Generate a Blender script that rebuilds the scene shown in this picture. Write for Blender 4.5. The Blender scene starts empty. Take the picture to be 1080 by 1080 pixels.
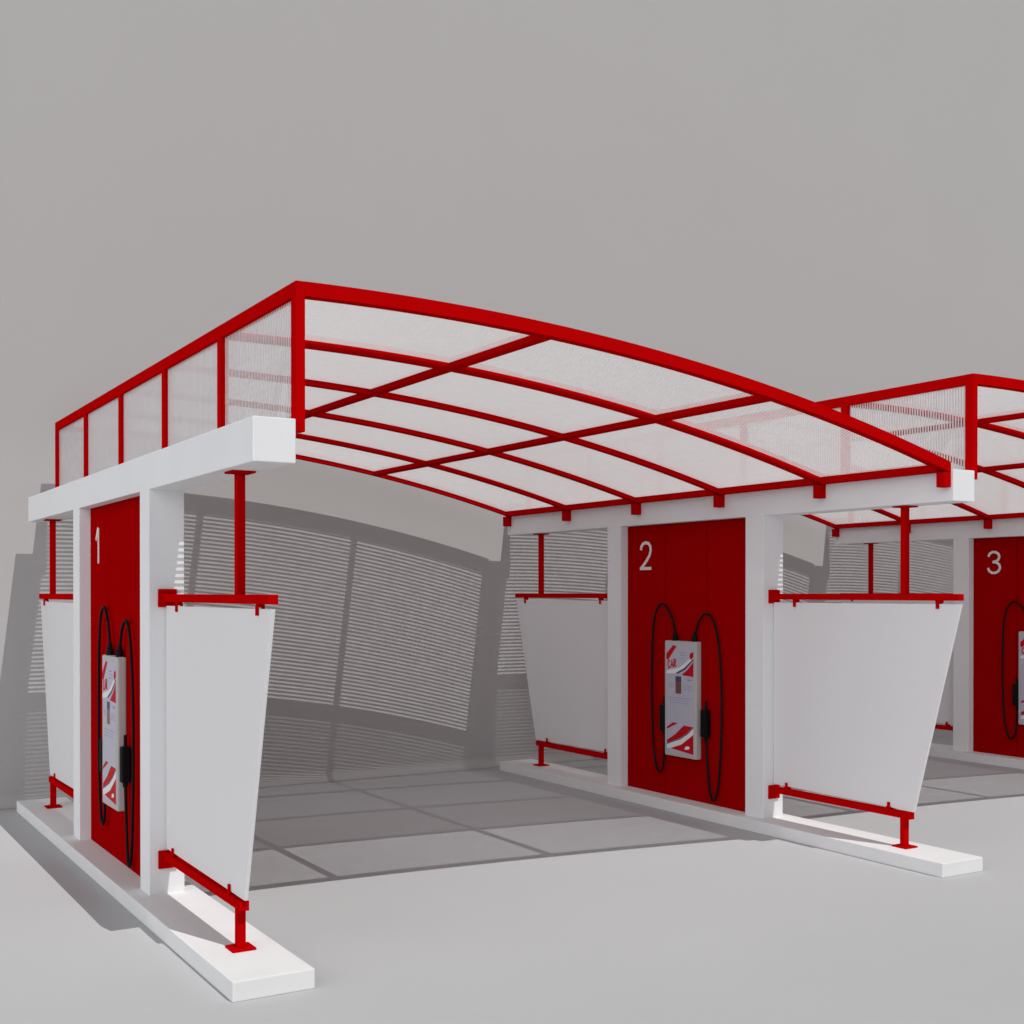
import bpy, bmesh, math
from mathutils import Vector, Matrix

scene = bpy.context.scene
col = scene.collection

# ------------------------------------------------------------------ helpers
def bm_box(bm, x0, x1, y0, y1, z0, z1, bev=0.0, mat=0):
    geo = bmesh.ops.create_cube(bm, size=1.0)
    vs = geo['verts']
    for v in vs:
        v.co = Vector((x0 + (v.co.x + .5) * (x1 - x0), y0 + (v.co.y + .5) * (y1 - y0), z0 + (v.co.z + .5) * (z1 - z0)))
    faces = set(f for v in vs for f in v.link_faces)
    for f in faces: f.material_index = mat
    if bev > 0:
        edges = list(set(e for v in vs for e in v.link_edges))
        r = bmesh.ops.bevel(bm, geom=edges, offset=bev, segments=2, profile=.6, affect='EDGES', material=mat)

def bm_prism_yz(bm, pts, x0, x1, bev=0.0):
    """polygon in (y,z) extruded along x"""
    a = [bm.verts.new((x0, y, z)) for y, z in pts]
    b = [bm.verts.new((x1, y, z)) for y, z in pts]
    n = len(pts); fs = []
    fs.append(bm.faces.new(a)); fs.append(bm.faces.new(list(reversed(b))))
    for i in range(n):
        fs.append(bm.faces.new([a[i], b[i], b[(i + 1) % n], a[(i + 1) % n]]))
    if bev > 0:
        bmesh.ops.bevel(bm, geom=list(set(e for f in fs for e in f.edges)), offset=bev, segments=2, profile=.6, affect='EDGES')

def bm_cyl(bm, p0, p1, r0, r1=None, n=20):
    r1 = r0 if r1 is None else r1
    p0, p1 = Vector(p0), Vector(p1); d = p1 - p0
    m = Matrix.Translation((p0 + p1) / 2) @ d.to_track_quat('Z', 'Y').to_matrix().to_4x4()
    bmesh.ops.create_cone(bm, cap_ends=True, segments=n, radius1=r0, radius2=r1, depth=d.length, matrix=m)

def bm_tube(bm, pts, r, n=12, sub=10):
    P = [Vector(p) for p in pts]
    P = [P[0] * 2 - P[1]] + P + [P[-1] * 2 - P[-2]]
    out = []
    for i in range(1, len(P) - 2):
        a, b, c, d = P[i - 1:i + 3]
        for k in range(sub):
            t = k / sub
            out.append(.5 * ((2 * b) + (c - a) * t + (2 * a - 5 * b + 4 * c - d) * t * t + (3 * b - a - 3 * c + d) * t ** 3))
    out.append(P[-2])
    rings = []
    for i, p in enumerate(out):
        t = (out[min(i + 1, len(out) - 1)] - out[max(i - 1, 0)]).normalized()
        u = Vector((1, 0, 0)); u = (u - t * u.dot(t)).normalized(); w = t.cross(u)
        rings.append([bm.verts.new(p + (u * math.cos(2 * math.pi * k / n) + w * math.sin(2 * math.pi * k / n)) * r) for k in range(n)])
    for i in range(len(rings) - 1):
        for k in range(n):
            f = bm.faces.new([rings[i][k], rings[i][(k + 1) % n], rings[i + 1][(k + 1) % n], rings[i + 1][k]]); f.smooth = True
    bm.faces.new(rings[0]); bm.faces.new(list(reversed(rings[-1])))

def bm_stroke(bm, pts, w, x0, x1, mat=0):
    """a flat stroke of width w drawn in (y,z), given thickness in x"""
    P = [Vector((a, b)) for a, b in pts]; L, R = [], []
    for i, p in enumerate(P):
        t0 = (P[i] - P[i - 1]).normalized() if i else (P[1] - P[0]).normalized()
        t1 = (P[i + 1] - P[i]).normalized() if i < len(P) - 1 else t0
        t = (t0 + t1).normalized(); nrm = Vector((-t.y, t.x))
        k = w / 2 / max(.45, nrm.dot(Vector((-t0.y, t0.x))))
        L.append(p + nrm * k); R.append(p - nrm * k)
    def ring(i): return [bm.verts.new((x, q.x, q.y)) for x, q in ((x0, L[i]), (x0, R[i]), (x1, R[i]), (x1, L[i]))]
    rs = [ring(i) for i in range(len(P))]
    fs = [bm.faces.new(rs[0]), bm.faces.new(list(reversed(rs[-1])))]
    for i in range(len(rs) - 1):
        for k in range(4):
            fs.append(bm.faces.new([rs[i][k], rs[i + 1][k], rs[i + 1][(k + 1) % 4], rs[i][(k + 1) % 4]]))
    for f in fs: f.material_index = mat

def link(name, bm, mats, parent=None, smooth=False):
    bmesh.ops.recalc_face_normals(bm, faces=bm.faces[:])
    me = bpy.data.meshes.new(name); bm.to_mesh(me); bm.free()
    for m in (mats if isinstance(mats, (list, tuple)) else [mats]): me.materials.append(m)
    if smooth:
        for p in me.polygons: p.use_smooth = True
    o = bpy.data.objects.new(name, me); col.objects.link(o)
    if parent: o.parent = parent
    return o

def boxobj(name, mats, parent, *b, bev=0.004):
    bm = bmesh.new(); bm_box(bm, *b, bev=bev); return link(name, bm, mats, parent)

def thing(name, label, cat, loc=(0, 0, 0), group=None):
    o = bpy.data.objects.new(name, None); col.objects.link(o)
    o.location = loc; o['label'] = label; o['category'] = cat; o.empty_display_size = .3
    if group: o['group'] = group
    return o

def copy_tree(o, parent=None):
    c = o.copy(); col.objects.link(c)
    if parent: c.parent = parent
    for ch in list(o.children): copy_tree(ch, c)
    return c

# ------------------------------------------------------------------ materials
def base_mat(name):
    m = bpy.data.materials.new(name); m.use_nodes = True
    nt = m.node_tree; return m, nt, nt.nodes['Principled BSDF']

def paint(name, c, rough=.5, var=.03, scale=3.0, bump=.0, bscale=200, spec=.4, tr=0.0, coat=0.0):
    """a paint with faint large mottling and a fine surface grain"""
    m, nt, b = base_mat(name); N = nt.nodes; L = nt.links
    tc = N.new('ShaderNodeTexCoord')
    n1 = N.new('ShaderNodeTexNoise'); n1.inputs['Scale'].default_value = scale; n1.inputs['Detail'].default_value = 6; n1.inputs['Roughness'].default_value = .6
    L.new(tc.outputs['Object'], n1.inputs['Vector'])
    mp = N.new('ShaderNodeMapRange'); mp.inputs[1].default_value = .3; mp.inputs[2].default_value = .7
    mp.inputs[3].default_value = 1 - var; mp.inputs[4].default_value = 1 + var
    L.new(n1.outputs['Fac'], mp.inputs[0])
    mx = N.new('ShaderNodeVectorMath'); mx.operation = 'SCALE'; mx.inputs[0].default_value = c
    L.new(mp.outputs[0], mx.inputs['Scale']); L.new(mx.outputs[0], b.inputs['Base Color'])
    mr = N.new('ShaderNodeMapRange'); mr.inputs[3].default_value = rough * .85; mr.inputs[4].default_value = min(1, rough * 1.15)
    L.new(n1.outputs['Fac'], mr.inputs[0]); L.new(mr.outputs[0], b.inputs['Roughness'])
    b.inputs['Specular IOR Level'].default_value = spec
    b.inputs['Coat Weight'].default_value = coat
    if bump:
        n2 = N.new('ShaderNodeTexNoise'); n2.inputs['Scale'].default_value = bscale; n2.inputs['Detail'].default_value = 4
        L.new(tc.outputs['Object'], n2.inputs['Vector'])
        bp = N.new('ShaderNodeBump'); bp.inputs['Strength'].default_value = bump; bp.inputs['Distance'].default_value = .002
        L.new(n2.outputs['Fac'], bp.inputs['Height']); L.new(bp.outputs[0], b.inputs['Normal'])
    return m

WHITE = paint('white_render', (.765, .765, .775), .8, .018, 2.2, .25, 160, .25)
KERBW = paint('white_plinth_paint', (.74, .735, .74), .75, .022, 3.5, .3, 120, .3)
RED = paint('red_steel_paint', (.455, .0006, .0012), .6, .03, 5, .05, 300, 0)
REDB = paint('red_board_paint', (.325, .0006, .0012), .6, .04, 2.5, .08, 220, 0)
GROUND = paint('pale_concrete_floor', (.456, .459, .468), .8, .012, .6, .3, 90, .2)
WALLM = paint('grey_backdrop_wall', (.424, .409, .407), .85, .01, .5, .15, 60, .15)
HOUS = paint('housing_plastic', (.46, .44, .43), .5, .02, 6, 0, 1, .4)
LAB = paint('label_paper', (.45, .44, .52), .4, .05, 30, 0, 1, .4)
LABRED = paint('label_red', (.48, .006, .014), .5, .04, 12, 0, 1, .05)
LABDK = paint('label_dark', (.07, .065, .12), .4, .03, 12, 0, 1, .1)
LABWH = paint('label_white', (.74, .74, .76), .4, .03, 12, 0, 1, .4)
LABTX = paint('label_faint_print', (.30, .30, .42), .5, .04, 12, 0, 1, .1)
LABBR = paint('display_brown', (.16, .06, .05), .3, .15, 40, 0, 1, .5)
BLACK = paint('black_rubber', (.006, .006, .007), .6, .1, 12, 0, 1, .08)
NUM = paint('number_white', (.72, .70, .70), .5, .02, 12, 0, 1, .35)

def screen_mat():
    m, nt, b = base_mat('frosted_white_acrylic'); N = nt.nodes; L = nt.links
    b.inputs['Base Color'].default_value = (.85, .84, .85, 1); b.inputs['Roughness'].default_value = .42
    b.inputs['Specular IOR Level'].default_value = .35
    t = N.new('ShaderNodeBsdfTranslucent'); t.inputs[0].default_value = (.86, .85, .85, 1)
    mx = N.new('ShaderNodeMixShader'); mx.inputs[0].default_value = .22
    L.new(b.outputs[0], mx.inputs[1]); L.new(t.outputs[0], mx.inputs[2])
    L.new(mx.outputs[0], N['Material Output'].inputs['Surface'])
    return m
SCREEN = screen_mat()

def sheet_mat(name, clear, duty, body=.84):
    """ribbed polycarbonate: opal ribs with clear gaps running across the canopy (constant y)"""
    m, nt, b = base_mat(name); N = nt.nodes; L = nt.links
    tc = N.new('ShaderNodeTexCoord'); sp = N.new('ShaderNodeSeparateXYZ'); L.new(tc.outputs['Object'], sp.inputs[0])
    q = N.new('ShaderNodeMath'); q.operation = 'DIVIDE'; q.inputs[1].default_value = .0243; L.new(sp.outputs['Y'], q.inputs[0])
    fr = N.new('ShaderNodeMath'); fr.operation = 'FRACT'; L.new(q.outputs[0], fr.inputs[0])
    lt = N.new('ShaderNodeMath'); lt.operation = 'LESS_THAN'; lt.inputs[1].default_value = duty; L.new(fr.outputs[0], lt.inputs[0])
    ns = N.new('ShaderNodeTexNoise'); ns.inputs['Scale'].default_value = 14; ns.inputs['Detail'].default_value = 5
    L.new(tc.outputs['Object'], ns.inputs['Vector'])
    mr = N.new('ShaderNodeMapRange'); mr.inputs[1].default_value = .3; mr.inputs[2].default_value = .7
    mr.inputs[3].default_value = clear * .86; mr.inputs[4].default_value = min(1, clear * 1.06); L.new(ns.outputs['Fac'], mr.inputs[0])
    mu = N.new('ShaderNodeMath'); mu.operation = 'MULTIPLY'; L.new(lt.outputs[0], mu.inputs[0]); L.new(mr.outputs[0], mu.inputs[1])
    ad = N.new('ShaderNodeMath'); ad.operation = 'ADD'; ad.inputs[1].default_value = .02; L.new(mu.outputs[0], ad.inputs[0])
    b.inputs['Base Color'].default_value = (body, body, body * 1.005, 1); b.inputs['Roughness'].default_value = .35
    b.inputs['Specular IOR Level'].default_value = .3
    t = N.new('ShaderNodeBsdfTranslucent'); t.inputs[0].default_value = (.91, .885, .89, 1)
    mx = N.new('ShaderNodeMixShader'); mx.inputs[0].default_value = .62
    L.new(b.outputs[0], mx.inputs[1]); L.new(t.outputs[0], mx.inputs[2])
    tr = N.new('ShaderNodeBsdfTransparent')
    m2 = N.new('ShaderNodeMixShader'); L.new(ad.outputs[0], m2.inputs[0]); L.new(mx.outputs[0], m2.inputs[1]); L.new(tr.outputs[0], m2.inputs[2])
    L.new(m2.outputs[0], N['Material Output'].inputs['Surface'])
    return m
SHEET_CLEAR = sheet_mat('ribbed_polycarbonate_clear', .94, .53)
SHEET_SHADE = sheet_mat('ribbed_polycarbonate_dense_shade', .53, .46)  # same sheet with less clearness, added to darken the shadow it casts

# ------------------------------------------------------------------ measured dimensions (metres)
PITCH = 5.019                      # bay to bay
LEN = 6.018                        # plinth and beam length
MID = LEN / 2
CX0, CX1 = .104, .323              # columns and beam in x
Z_SLAB, Z_BEAM, Z_TOP = .10, 2.60, 2.82

# ------------------------------------------------------------------ wash bay wall
DIGITS = {
    1: [[(.0, .175), (.055, .26)], [(.068, .26), (.068, 0)]],
    2: [[(.012, .188), (.018, .22), (.042, .247), (.078, .256), (.118, .247), (.142, .218), (.146, .178), (.128, .132), (.094, .09), (.052, .048), (.012, .012)], [(.0, .012), (.152, .012)]],
    3: [[(.006, .200), (.022, .234), (.055, .252), (.095, .250), (.128, .228), (.138, .194), (.124, .160), (.092, .142), (.058, .138)],
        [(.058, .138), (.104, .132), (.138, .106), (.148, .068), (.130, .032), (.094, .012), (.052, .012), (.018, .032), (.002, .068)]],
}
def make_wall(n, label):
    w = thing('wash_bay_frame', label, 'bay frame', (PITCH * (n - 1), 0, 0), 'white bay frames of the wash box')
    boxobj('plinth', KERBW, w, 0, .421, 0, LEN, 0, Z_SLAB, bev=.006)
    boxobj('column', WHITE, w, CX0 + .0006, CX1 - .0006, 1.905, 2.124, Z_SLAB - .01, Z_BEAM + .01, bev=.004)
    boxobj('column', WHITE, w, CX0 + .0006, CX1 - .0006, LEN - 2.124, LEN - 1.905, Z_SLAB - .01, Z_BEAM + .01, bev=.004)
    boxobj('beam', WHITE, w, CX0, CX1, 0, LEN, Z_BEAM, Z_TOP, bev=.005)
    y0, y1 = 2.124, LEN - 2.124; s = (y1 - y0) / 3
    for i in range(3):
        boxobj('red_board', REDB, w, .185, .245, y0 + i * s + .0035, y0 + (i + 1) * s - .0035, Z_SLAB, Z_BEAM, bev=.004)
    bm = bmesh.new()
    for q_, st in enumerate(DIGITS[n]):
        # written on the -x face, so reading direction runs towards -y
        bm_stroke(bm, [(3.688 - u * 1.12, 2.180 + v) for u, v in st], .028, .1802 - .0008 * q_, .1848 - .0003 * q_)
    link('bay_number', bm, NUM, w)
    return w

# ------------------------------------------------------------------ splash screen (built for the front, mirrored for the rear)
RX0, RX1 = .190, .240
def make_screen(rear, loc, label):
    f = (lambda y: LEN - y) if rear else (lambda y: y)
    t = thing('splash_screen', label, 'splash screen', loc, 'white splash screens in red rails')
    def bx(name, par, x0, x1, ya, yb, z0, z1, bev=.003, mat=RED):
        a, b = sorted((f(ya), f(yb))); return boxobj(name, mat, par, x0, x1, a, b, z0, z1, bev=bev)
    cy = 1.905
    tr = bx('top_rail', t, RX0, RX1, .020, cy - .016, 1.908, 1.956)
    br = bx('bottom_rail', t, RX0, RX1, .452, cy - .016, .312, .362)
    for z, r in ((1.932, tr), (.316, br)):
        bx('fixing_plate', r, .157, .273, cy - .018, cy - .0006, z - .056, z + .056)
    up = bx('hanger_post', t, RX0 + .002, RX1 - .002, .500, .546, 1.956, Z_BEAM - .012)
    bx('flange', up, .153, .280, .456, .588, Z_BEAM - .012, Z_BEAM - .001, .002)
    lo = bx('foot_post', t, RX0 + .002, RX1 - .002, .500, .546, Z_SLAB + .012, .312)
    bx('flange', lo, .153, .280, .456, .588, Z_SLAB + .0005, Z_SLAB + .012, .002)
    bm = bmesh.new()
    bm_prism_yz(bm, [(f(y), z) for y, z in ((.016, 1.884), (.428, .372), (cy - .014, .384), (cy - .014, 1.884))], .206, .224, bev=.002)
    link('screen_sheet', bm, SCREEN, t)
    for y in (.215, cy - .26):
        c = bmesh.new(); a, b = sorted((f(y - .030), f(y + .022)))
        bm_box(c, .200, .230, a, b, 1.890, 1.908, .002)
        a, b = sorted((f(y - .012), f(y + .012))); bm_box(c, .193, .2055, a, b, 1.850, 1.9, .002); bm_box(c, .2245, .237, a, b, 1.850, 1.9, .002)
        link('clip', c, RED, tr)
    for y in (.66, cy - .17):
        c = bmesh.new(); a, b = sorted((f(y - .020), f(y + .020)))
        bm_box(c, .193, .2055, a, b, .3625, .380, .002); bm_box(c, .2245, .237, a, b, .3625, .380, .002)
        a, b = sorted((f(y - .011), f(y + .011))); bm_box(c, .193, .2055, a, b, .378, .412, .002); bm_box(c, .2245, .237, a, b, .378, .412, .002)
        link('clip', c, RED, br)
    return t

# ------------------------------------------------------------------ dispenser
def make_dispenser(loc, label):
    t = thing('wash_dispenser', label, 'wash dispenser', loc, 'wash dispensers on the red boards')
    bm = bmesh.new(); bm_box(bm, .121, .1835, 2.785, 3.235, .480, 1.528, bev=.014)
    h = link('housing', bm, HOUS, t)
    # label: u to the right (towards -y), v up
    U0, U1, V0, V1 = 3.207, 2.815, .520, 1.500
    def yz(u, v): return (U0 + (U1 - U0) * u, V0 + (V1 - V0) * v)
    bm = bmesh.new(); bm_box(bm, .1185, .122, U1, U0, V0, V1, bev=.001)
    def poly(pts, mat, x=.1178):
        vs = [yz(u, v) for u, v in pts]
        before = set(bm.faces); bm_prism_yz(bm, vs, x, .1188)
        for g in set(bm.faces) - before: g.material_index = mat
    # upper picture: v = (row) mapped from the photo crop
    A = lambda x, y: ((x - 60) / 480, 1 - (y - 130) / 1000 * .55)
    poly([A(62, 300), A(180, 150), A(245, 165), A(100, 400), A(62, 400)], 1)
    poly([A(62, 590), A(300, 520), A(440, 400), A(535, 300), A(535, 380), A(400, 520), A(250, 620), A(62, 640)], 4, .1180)
    poly([A(225, 620), A(380, 520), A(535, 355), A(535, 385), A(400, 545), A(270, 625)], 2)
    poly([A(465, 330), A(480, 270), A(535, 250), A(535, 340), A(490, 385)], 1)
    poly([A(330, 645), A(440, 540), A(535, 405), A(535, 660)], 1)
    poly([A(225, 670), A(325, 670), A(325, 765), A(225, 765)], 2)
    poly([A(225, 765), A(325, 765), A(325, 960), A(225, 960)], 3)
    for i, st in enumerate(([[(.9, .85), (.5, 1), (.1, .75), (.1, .25), (.5, 0), (.9, .15)]], [[(0, 0), (.5, 1), (1, 0)], [(.2, .38), (.8, .38)]], [[(.1, 0), (.1, 1), (.75, .95), (.8, .6), (.1, .48)], [(.4, .48), (.9, 0)]])):
        for s_ in st:
            pts = []
            for a, b in s_:
                x = 88 + i * 52 + a * 42; y = 545 - b * 130 - (i * 52 + a * 42) * .20
                pts.append(yz(*A(x, y)))
            bm_stroke(bm, pts, .014, .1176 - (.0005 if len(pts) == 2 else 0), .1187 - (.0003 if len(pts) == 2 else 0), 1)
    for xa, xb, ya, yb in ((430, 500, 705, 735), (380, 400, 705, 720), (110, 190, 800, 812), (110, 175, 830, 840), (110, 200, 860, 868), (360, 500, 820, 828), (360, 470, 850, 858),
                           (360, 490, 880, 888), (120, 480, 1030, 1040), (120, 430, 1070, 1078), (120, 460, 1110, 1118), (290, 400, 265, 280), (300, 420, 310, 320), (280, 380, 355, 365)):
        poly([A(xa, ya), A(xb, ya), A(xb, yb), A(xa, yb)], 5, .1180)
    B = lambda x, y: ((x - 60) / 480, .0 + (925 - y) / 1000 * .43)
    poly([B(75, 400), B(180, 290), B(270, 292), B(75, 450)], 1)
    poly([B(75, 685), B(220, 540), B(370, 325), B(532, 335), B(430, 480), B(300, 610), B(75, 750)], 1)
    poly([B(75, 752), B(300, 615), B(430, 485), B(535, 340), B(535, 362), B(440, 500), B(310, 632), B(75, 778)], 2)
    poly([B(75, 778), B(310, 632), B(440, 500), B(535, 362), B(535, 490), B(330, 735), B(120, 860), B(75, 870)], 4, .1180)
    poly([B(140, 855), B(330, 742), B(535, 497), B(535, 922)], 1)
    poly([B(385, 840), B(400, 775), B(450, 755), B(475, 790), B(450, 825)], 4, .1174)
    link('label_panel', bm, [LAB, LABRED, LABDK, LABBR, LABWH, LABTX], h)
    X = .150
    for side, ys in (('left', [(3.118, 1.53), (3.135, 1.66), (3.21, 1.80), (3.31, 1.862), (3.40, 1.79), (3.448, 1.60), (3.462, 1.30), (3.462, .95), (3.445, .60), (3.405, .38), (3.35, .305), (3.295, .36), (3.275, .52), (3.272, .70)]),
                     ('right', [(2.842, 1.53), (2.825, 1.62), (2.765, 1.73), (2.68, 1.778), (2.59, 1.72), (2.52, 1.52), (2.482, 1.20), (2.478, .85), (2.495, .50), (2.53, .24), (2.582, .150), (2.63, .21), (2.665, .45), (2.690, .70)])):
        bm = bmesh.new(); bm_tube(bm, [(X, y, z) for y, z in ys], .0105)
        hs = link('hose', bm, BLACK, t)
        y = ys[0][0]; bm = bmesh.new(); bm_cyl(bm, (X, y, 1.527), (X, y, 1.575), .026, .024); bm_cyl(bm, (X, y, 1.575), (X, y + (.004 if side == 'left' else -.003), 1.615), .020, .012)
        link('hose_gland', bm, BLACK, hs)
        yc = 3.276 if side == 'left' else 2.690
        bm = bmesh.new(); bm_box(bm, .118, .178, yc - .038, yc + .038, .690, .932, bev=.012)
        hd = link('lance_holder', bm, BLACK, t)
        bm = bmesh.new(); bm_cyl(bm, (X, yc, .93), (X, yc, 1.01), .012, .010); link('lance', bm, BLACK, hd)
        bm = bmesh.new(); bm_cyl(bm, (X, yc, .66), (X, yc, .692), .017); link('hose_coupling', bm, BLACK, hd)
    return t

# ------------------------------------------------------------------ canopy
PX0, PX1 = .331, .380
XE0, XE1 = 5.052, 5.122
YS = [.054 + i * (LEN - .012 - .108 + .012) / 5 for i in range(6)]
YW = .034                          # half width of a rafter
def zc(x): return 3.507 - .0311 * (x - .60) ** 2
def arc_box(bm, xa, xb, ya, yb, top, bot, n=36):
    rows = []
    for i in range(n + 1):
        x = xa + (xb - xa) * i / n; z = zc(x)
        rows.append([bm.verts.new((x, ya, z - bot)), bm.verts.new((x, yb, z - bot)), bm.verts.new((x, yb, z - top)), bm.verts.new((x, ya, z - top))])
    for i in range(n):
        for k in range(4):
            bm.faces.new([rows[i][k], rows[i][(k + 1) % 4], rows[i + 1][(k + 1) % 4], rows[i + 1][k]])
    bm.faces.new(rows[0]); bm.faces.new(list(reversed(rows[-1])))
def make_canopy(loc, label):
    t = thing('wash_canopy', label, 'canopy', loc, 'curved red canopies over the wash bays')
    for y in YS:
        bm = bmesh.new(); arc_box(bm, PX1, XE1, y - YW, y + YW, 0, .072); link('rafter', bm, RED, t)
        boxobj('post', RED, t, PX0, PX1 - .0005, y - YW, y + YW, 2.762, zc(PX0), bev=.0008)
        boxobj('end_bracket', RED, t, XE0, XE1, y - YW, y + YW, 2.696, zc(XE1) - .0722, bev=.0008)
    for i in range(5):
        a, b = YS[i] + YW, YS[i + 1] - YW
        boxobj('eave_rail', RED, t, XE0 + .001, XE1 - .001, a + .0005, b - .0005, zc(XE1) - .068, zc(XE1) - .003, bev=.003)
        boxobj('top_rail', RED, t, PX0 + .0003, PX1 - .0003, a + .0005, b - .0005, 3.432, 3.5046, bev=.0008)
        for xp in (1.845, 3.495):
            z = zc(xp); sl = -.0622 * (xp - .6)
            bm = bmesh.new()
            vs = [(xp - .031, z - .004 - sl * .031), (xp + .031, z - .004 + sl * .031), (xp + .031, z - .069 + sl * .031), (xp - .031, z - .069 - sl * .031)]
            A_ = [bm.verts.new((x, a + .0005, zz)) for x, zz in vs]; B_ = [bm.verts.new((x, b - .0005, zz)) for x, zz in vs]
            bm.faces.new(A_); bm.faces.new(list(reversed(B_)))
            for k in range(4): bm.faces.new([A_[k], B_[k], B_[(k + 1) % 4], A_[(k + 1) % 4]])
            link('purlin', bm, RED, t)
        m = SHEET_CLEAR if i in (0, 4) else SHEET_SHADE  # middle bays made denser so outer bands of light fall brighter
        for xa, xb in ((PX1 + .0005, 1.8135), (1.8765, 3.4635), (3.5265, XE0)):
            bm = bmesh.new(); arc_box(bm, xa, xb, a + .001, b - .001, .033, .035, n=14)
            link('roof_sheet', bm, m, t)
        boxobj('side_sheet', m, t, PX0 + .024, PX0 + .026, a + .001, b - .001, 2.83, 3.4315, bev=0)
    return t

# ------------------------------------------------------------------ place everything
WALLS = {1: 'white bay frame whose red boards carry the number 1',
         2: 'white bay frame whose red boards carry the number 2',
         3: 'white bay frame whose red boards carry the number 3, cut off by the right edge'}
for n, lb in WALLS.items(): make_wall(n, lb)

front = make_screen(False, (0, 0, 0), 'white tapering splash screen in front of the bay frame numbered 1')
rear = make_screen(True, (0, 0, 0), 'white splash screen behind the bay frame numbered 1, in front of the grey wall')
for k, (lf, lr) in enumerate((('white tapering splash screen in front of the bay frame numbered 2', 'white splash screen behind the bay frame numbered 2, seen inside the first bay'),
                              ('white splash screen in front of the bay frame numbered 3', 'white splash screen behind the bay frame numbered 3, half hidden by a nearer screen')), 1):
    if k == 1:
        c = copy_tree(front); c.location.x = PITCH * k; c['label'] = lf
    c = copy_tree(rear); c.location.x = PITCH * k; c['label'] = lr

disp = make_dispenser((0, 0, 0), 'white hose dispenser on the red boards under the number 1')
for k in (1, 2):
    c = copy_tree(disp); c.location.x = PITCH * k
    c['label'] = 'white hose dispenser on the red boards under the number %d' % (k + 1) + (', cut by the photo edge' if k == 2 else '')

can = make_canopy((0, 0, 0), 'large curved red canopy spanning between the bay frames numbered 1 and 2')
c = copy_tree(can); c.location.x = PITCH; c['label'] = 'curved red canopy spanning between the bay frames numbered 2 and 3'
c = copy_tree(can); c.location.x = 2 * PITCH; c['label'] = 'red canopy starting at the bay frame numbered 3, faint behind another canopy'

# ground
bm = bmesh.new()
vs = [bm.verts.new(p) for p in ((-60, -60, 0), (80, -60, 0), (80, 6.9, 0), (-60, 6.9, 0))]; bm.faces.new(vs)
g = link('ground', bm, GROUND); g['kind'] = 'structure'
# backdrop wall with a tight cove at its foot and real thickness
YWALL = 6.32
bm = bmesh.new(); prof = [(YWALL - .12, .003)]
for i in range(1, 9):
    a = math.pi / 2 * i / 8; prof.append((YWALL - .12 + .12 * math.sin(a), .003 + .12 * (1 - math.cos(a))))
prof += [(YWALL, 16), (YWALL + .3, 16), (YWALL + .3, .003)]
bm_prism_yz(bm, prof, -55, 75)
w = link('back_wall', bm, WALLM); w['label'] = 'plain grey wall behind the wash bays, striped by the canopy shadows'; w['category'] = 'wall'

# ------------------------------------------------------------------ light
SUND = Vector((-.193, 1, -1.64)).normalized()
s = bpy.data.lights.new('sun', 'SUN'); s.energy = 2.6; s.angle = math.radians(.08); s.color = (1, .985, .965)
so = bpy.data.objects.new('sun', s); col.objects.link(so); so.rotation_euler = SUND.to_track_quat('-Z', 'Y').to_euler(); so.location = (2, -8, 12)

world = bpy.data.worlds.new('World'); scene.world = world; world.use_nodes = True
nt = world.node_tree; N = nt.nodes; L = nt.links; bg = N['Background']
tc = N.new('ShaderNodeTexCoord')
dp = N.new('ShaderNodeVectorMath'); dp.operation = 'DOT_PRODUCT'; dp.inputs[1].default_value = Vector((-.91, -.42, .0)).normalized()
L.new(tc.outputs['Generated'], dp.inputs[0])
mr = N.new('ShaderNodeMapRange'); mr.interpolation_type = 'SMOOTHSTEP'
mr.inputs[1].default_value = .35; mr.inputs[2].default_value = 1.0; mr.inputs[3].default_value = .03; mr.inputs[4].default_value = 2.25
L.new(dp.outputs['Value'], mr.inputs[0]); L.new(mr.outputs[0], bg.inputs['Strength'])
bg.inputs['Color'].default_value = (.94, .97, 1.0, 1)

# ------------------------------------------------------------------ camera
cam = bpy.data.cameras.new('camera'); co = bpy.data.objects.new('camera', cam); col.objects.link(co)
cam.sensor_width = 36; cam.lens = 36 * 1303.431 / 1080
cam.shift_x = (540 - 539.37) / 1080; cam.shift_y = (631.457 - 540) / 1080
co.location = (-1.898, -5.752, 1.967)
co.rotation_euler = (math.radians(90 - .295), 0, math.radians(-30.998))
cam.clip_start = .05; cam.clip_end = 400
scene.camera = co

scene.render.engine = 'CYCLES'
scene.cycles.transparent_max_bounces = 24
scene.cycles.max_bounces = 10; scene.cycles.diffuse_bounces = 6
vs_ = scene.view_settings
vs_.view_transform = 'Standard'; vs_.look = 'None'; vs_.exposure = 0; vs_.gamma = 1; vs_.use_curve_mapping = False
